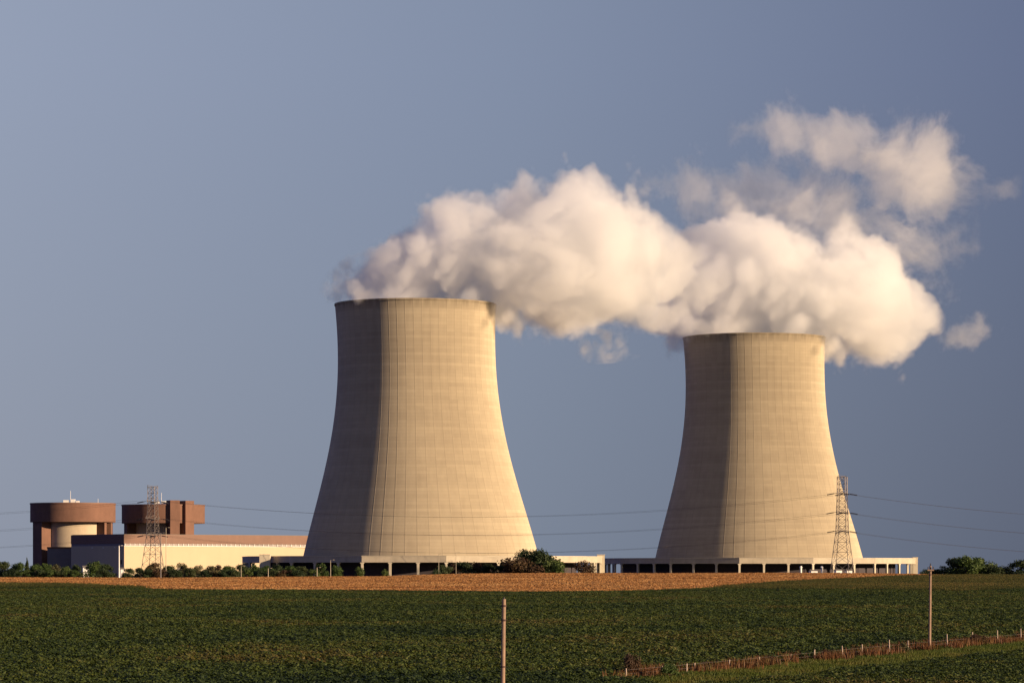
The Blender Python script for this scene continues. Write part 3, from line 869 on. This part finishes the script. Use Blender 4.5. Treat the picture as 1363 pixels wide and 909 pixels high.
def row(lst, where, group):
    cnt = {}
    for i, (x, t, k, sh, wf, Y) in enumerate(lst):
        nm = {'round': 'tree', 'bush': 'bush', 'cone': 'narrow conifer'}[sh]
        n = cnt.get((k, nm), 0); cnt[(k, nm)] = n + 1
        plant(k, sh, x, t, Y, '%s %s %s from the left %s' % (ORD[n], CN[k], nm, where), group, wf, i % 2)
row(left, 'before the left reactor', 'trees before the left reactor')
row(mid, 'before the cream hall', 'trees before the cream hall')
row(mid2, "before the larger tower's shade side", 'trees before the larger tower')
row(clump_, 'in the dark thicket', 'thicket before the larger tower')
row(far_r, 'at far right', 'trees on the horizon at far right')
plant('dark', 'big', 714, 731, 1600, 'largest broad dark tree beside the right foot of the larger tower', None, 1.0)
plant('rust', 'bush', 694, 741, 1590, 'reddish bush leaning on the left side of the largest tree', None, 1.4, 3)
plant('green', 'bush', 739, 744, 1590, 'green bush on the right side of the largest tree', None, 1.2, 3)
plant('rust', 'bush', 779, 745, 1640, 'small reddish bush by the bright end of the larger tower ring', None, .8, 3)

un = [(15, 757, 'dark'), (34, 758, 'green'), (54, 757, 'dark'), (68, 758, 'green'), (82, 759, 'dark'), (96, 758, 'green'), (137, 756, 'dark'), (196, 757, 'dark'), (214, 757, 'rust'),
      (233, 757, 'dark'), (272, 758, 'dark'), (286, 758, 'olive'), (298, 757, 'dark'), (311, 758, 'dark'), (347, 758, 'dark'), (363, 758, 'dark'), (379, 758, 'rust'), (396, 758, 'dark')]
for i, (x, t, k) in enumerate(un):
    plant(k, 'bush', x, t, 1575, '%s low %s bush from the left at the tree row foot' % (ORD[i], CN[k]), 'low bushes at the foot of the tree row', 1.3, i % 2)
# ------------------------------------------------------------------ yard posts, small buildings
def lamp_post(x, top, Y, label, r=.16, m=None):
    m = m or (M_white if r > .3 else M_conc); r *= .85
    X = (x - 681.5) / F * Y; g = ground_at(X, Y); h = CAM_Z + (760 - top) / F * Y - g
    o = empty('lamp_post', (X, Y, g))
    mb = MB(); mb.tube((0, 0, -.2), (0, 0, h), r * 1.2, r * .8, 8); mb.tube((0, 0, 0), (0, 0, .6), r * 2, r * 2, 8); mb.build('pole', m or M_white, o)
    mb = MB(); mb.tube((0, 0, h - .1), (1.2, -.3, h + .1), r * .45, None, 6); mb.build('bracket', m or M_white, o)
    mb = MB(); mb.box((1.5, -.35, h + .05), (.8, .35, .2)); mb.build('lamp_head', m or M_white, o)
    tag(o, label, 'lamp post', 'posts in the yard')
lamp_post(158.5, 726, 1560, 'tall white post standing at the near corner of the cream hall', .33)
lamp_post(214, 709, 1570, 'tall dark post before the cream hall, just right of the pylon', .26, M_steel)
lamp_post(221, 702, 1590, 'tall pale post before the cream hall, second right of the pylon', .16)
lamp_post(422, 755, 1560, 'short pale post among the trees before the shaded foot of the larger tower', .2)
lamp_post(440, 745, 1570, 'short pale post above the tree tops before the shaded tower foot', .16)
lamp_post(520, 748, 1570, 'slim post in the second lit bay of the larger tower ring', .13)
lamp_post(584, 737, 1580, 'slim post at the left end of the dark thicket', .14)
lamp_post(607, 735, 1590, 'slim post rising from the middle of the dark thicket', .12)
lamp_post(321, 753, 1560, 'short pale post among the trees before the cream hall', .15)
lamp_post(357, 756, 1560, 'short pale post before the junction of hall and tower ring', .2)

def shed(x, top, wpx, Y, label, mat, name='shed', cat='shed'):
    X = (x - 681.5) / F * Y; g = ground_at(X, Y); h = max(2.4, CAM_Z + (760 - top) / F * Y - g); wd = wpx / F * Y
    o = empty(name, (X, Y, g), R(12))
    mb = MB(); hbox(mb, -wd / 2, wd / 2, 0, 4, -.2, h * .82); mb.build('wall', mat, o)
    mb = MB(); P = [(-wd / 2 - .2, -.25, h * .82), (wd / 2 + .2, -.25, h * .82), (wd / 2 + .2, 4.25, h * .82), (-wd / 2 - .2, 4.25, h * .82), (-wd / 2 - .2, 2, h), (wd / 2 + .2, 2, h)]
    mb.add(P, [(0, 1, 5, 4), (2, 3, 4, 5), (1, 2, 5), (3, 0, 4), (3, 2, 1, 0)]); mb.build('roof', M_roofing, o)
    mb = MB(); hbox(mb, -.5, .5, -.08, .02, 0, 2.0); mb.build('door', M_steel, o)
    tag(o, label, cat)
shed(115, 752.5, 9, 1640, 'small pale hut between the trees before the left reactor', M_white)
shed(163, 755, 5, 1640, 'tiny white hut at the foot of the tall white post', M_white)
shed(1084, 758, 9, 1600, 'low white hut in a dark bay left of the right pylon', M_white)
shed(1117, 757, 8, 1600, 'low white hut at the feet of the right pylon', M_white)
shed(1131, 757.5, 7, 1605, 'low white hut just right of the right pylon feet', M_white)
def vent_stub(x, top, Y, label):
    X = (x - 681.5) / F * Y; g = ground_at(X, Y); h = CAM_Z + (760 - top) / F * Y - g
    o = empty('vent_stack', (X, Y, g))
    mb = MB(); mb.tube((0, 0, -.2), (0, 0, h * .85), .55, .5, 12); mb.build('pipe', M_white, o, smooth=False)
    mb = MB(); mb.tube((0, 0, h * .85), (0, 0, h), .8, .35, 12); mb.build('cap', M_white, o)
    tag(o, label, 'vent')
vent_stub(1066, 753, 1610, 'short white vent stack left of the low white hut by the right tower')
vent_stub(1094, 753, 1610, 'short white vent stack between the white hut and the right pylon')
vent_stub(677, 749, 1650, 'short pale vent stack beside the largest tree')
# ------------------------------------------------------------------ roadside poles
M_wood = worn('weathered_pole', (.26, .17, .12), .35, 2.0, .9, (1, 1, .12))
M_wood2 = worn('tarred_band', (.06, .03, .025), .2, 2)
M_post = worn('fence_post_wood', (.42, .32, .25), .35, 3.0, .9, (1, 1, .2))
def gpole(x, ybase, top, Y, r0, r1, lean, label, bands, arm):
    X = (x - 681.5) / F * Y; g = ground_at(X, Y); h = CAM_Z + (760 - top) / F * Y - g
    o = empty('utility_pole', (X, Y, g))
    segs = 8; mb = MB()
    for k in range(segs):
        z0 = -1 + (h + 1) * k / segs; z1 = -1 + (h + 1) * (k + 1) / segs
        mb.tube((lean * z0 / h, 0, z0), (lean * z1 / h, 0, z1), r0 + (r1 - r0) * k / segs, r0 + (r1 - r0) * (k + 1) / segs, 12)
    mb.build('pole', M_wood, o)
    for u, ln in bands:
        mb = MB(); z = h * u; mb.tube((lean * z / h, 0, z - ln / 2), (lean * (z + ln / 2) / h, 0, z + ln / 2), r0 * 1.06, r0 * 1.05, 12); mb.build('band', M_wood2, o)
    if arm:
        mb = MB(); mb.box((lean, -.22, h - .45), (.7, .12, .14)); mb.build('crossarm', M_wood, o)
        for dx in (-.28, .28, 0):
            mb = MB(); zz = h - .38 if dx else h; mb.tube((lean + dx, -.22 if dx else 0, zz), (lean + dx, -.22 if dx else 0, zz + .3), .07, .05, 8); mb.build('insulator', M_dark, o)
    else:
        mb = MB(); mb.tube((lean, 0, h), (lean, 0, h + .12), .06, .05, 8); mb.build('insulator', M_dark, o)
    tag(o, label, 'utility pole')
gpole(668.2, 909, 797, 210, .15, .125, .12, 'bare wooden pole rising from the crop near the middle of the bottom edge', [(.955, .12), (.86, .12), (.55, .1)], False)
gpole(1237.3, 862, 753, 365, .17, .12, .1, 'wooden utility pole with a short crossarm standing at the wire fence', [(.9, .1)], True)

# fence
fx = [(834, 889), (881, 888), (914, 890), (924, 883), (970.5, 879), (1011, 878), (1053, 870), (1084, 864), (1121.5, 859), (1147.5, 857), (1184, 851), (1209, 852), (1261, 842), (1294, 836), (1328, 835), (1359, 834), (1395, 829)]
fence = empty('wire_fence', (10.4, 302, ground_at(10.4, 302)))
fo = Vector(fence.location); tops = []
for i, (x, t) in enumerate(fx):
    k = (x - 681.5) / F      # X = k Y ; Y = 302 + (X-10.4)*1.86
    X = k * (302 - 10.4 * 1.86) / (1 - 1.86 * k); Y = fence_y(X); g = ground_at(X, Y)
    h = min(1.75, max(1.15, CAM_Z + (760 - t) / F * Y - g))
    p = Vector((X, Y, g)) - fo
    mb = MB(); ln = random.uniform(-.06, .06)
    mb.tube(p + Vector((0, 0, -.3)), p + Vector((ln, 0, h)), .075, .06, 7)
    mb.build('post', M_post, fence); tops.append((p, h))
for z in (.35, .7, 1.05):
    mb = MB(); mb.path([p + Vector((0, .08, z)) for p, h in tops], .008, 4); mb.build('strand', M_steel, fence)
tag(fence, 'old wire fence with pale wooden posts climbing to the right edge', 'fence')
# shrubs in the fence line
for x, Y, top, k, lab, wf in ((839, 306, 868, 'rust', 'reddish shrub at the lower left end of the wire fence', .5), (893, 304, 882, 'green', 'low green shrub in the fence line at the bottom', .9),
                              (944, 318, 879, 'rust', 'low reddish shrub in the fence between two posts', 1.1), (1030, 330, 872, 'rust', 'wide reddish shrub in the lower part of the fence', 1.1),
                              (1100, 343, 863, 'rust', 'reddish shrub in the middle of the wire fence', .9), (1203, 360, 853, 'olive', 'pale shrub in the fence just left of the utility pole', .8), (1300, 380, 843, 'rust', 'reddish shrub in the fence right of the utility pole', 1.1)):
    plant(k, 'bush', x, top, Y, lab, None, wf, 5)
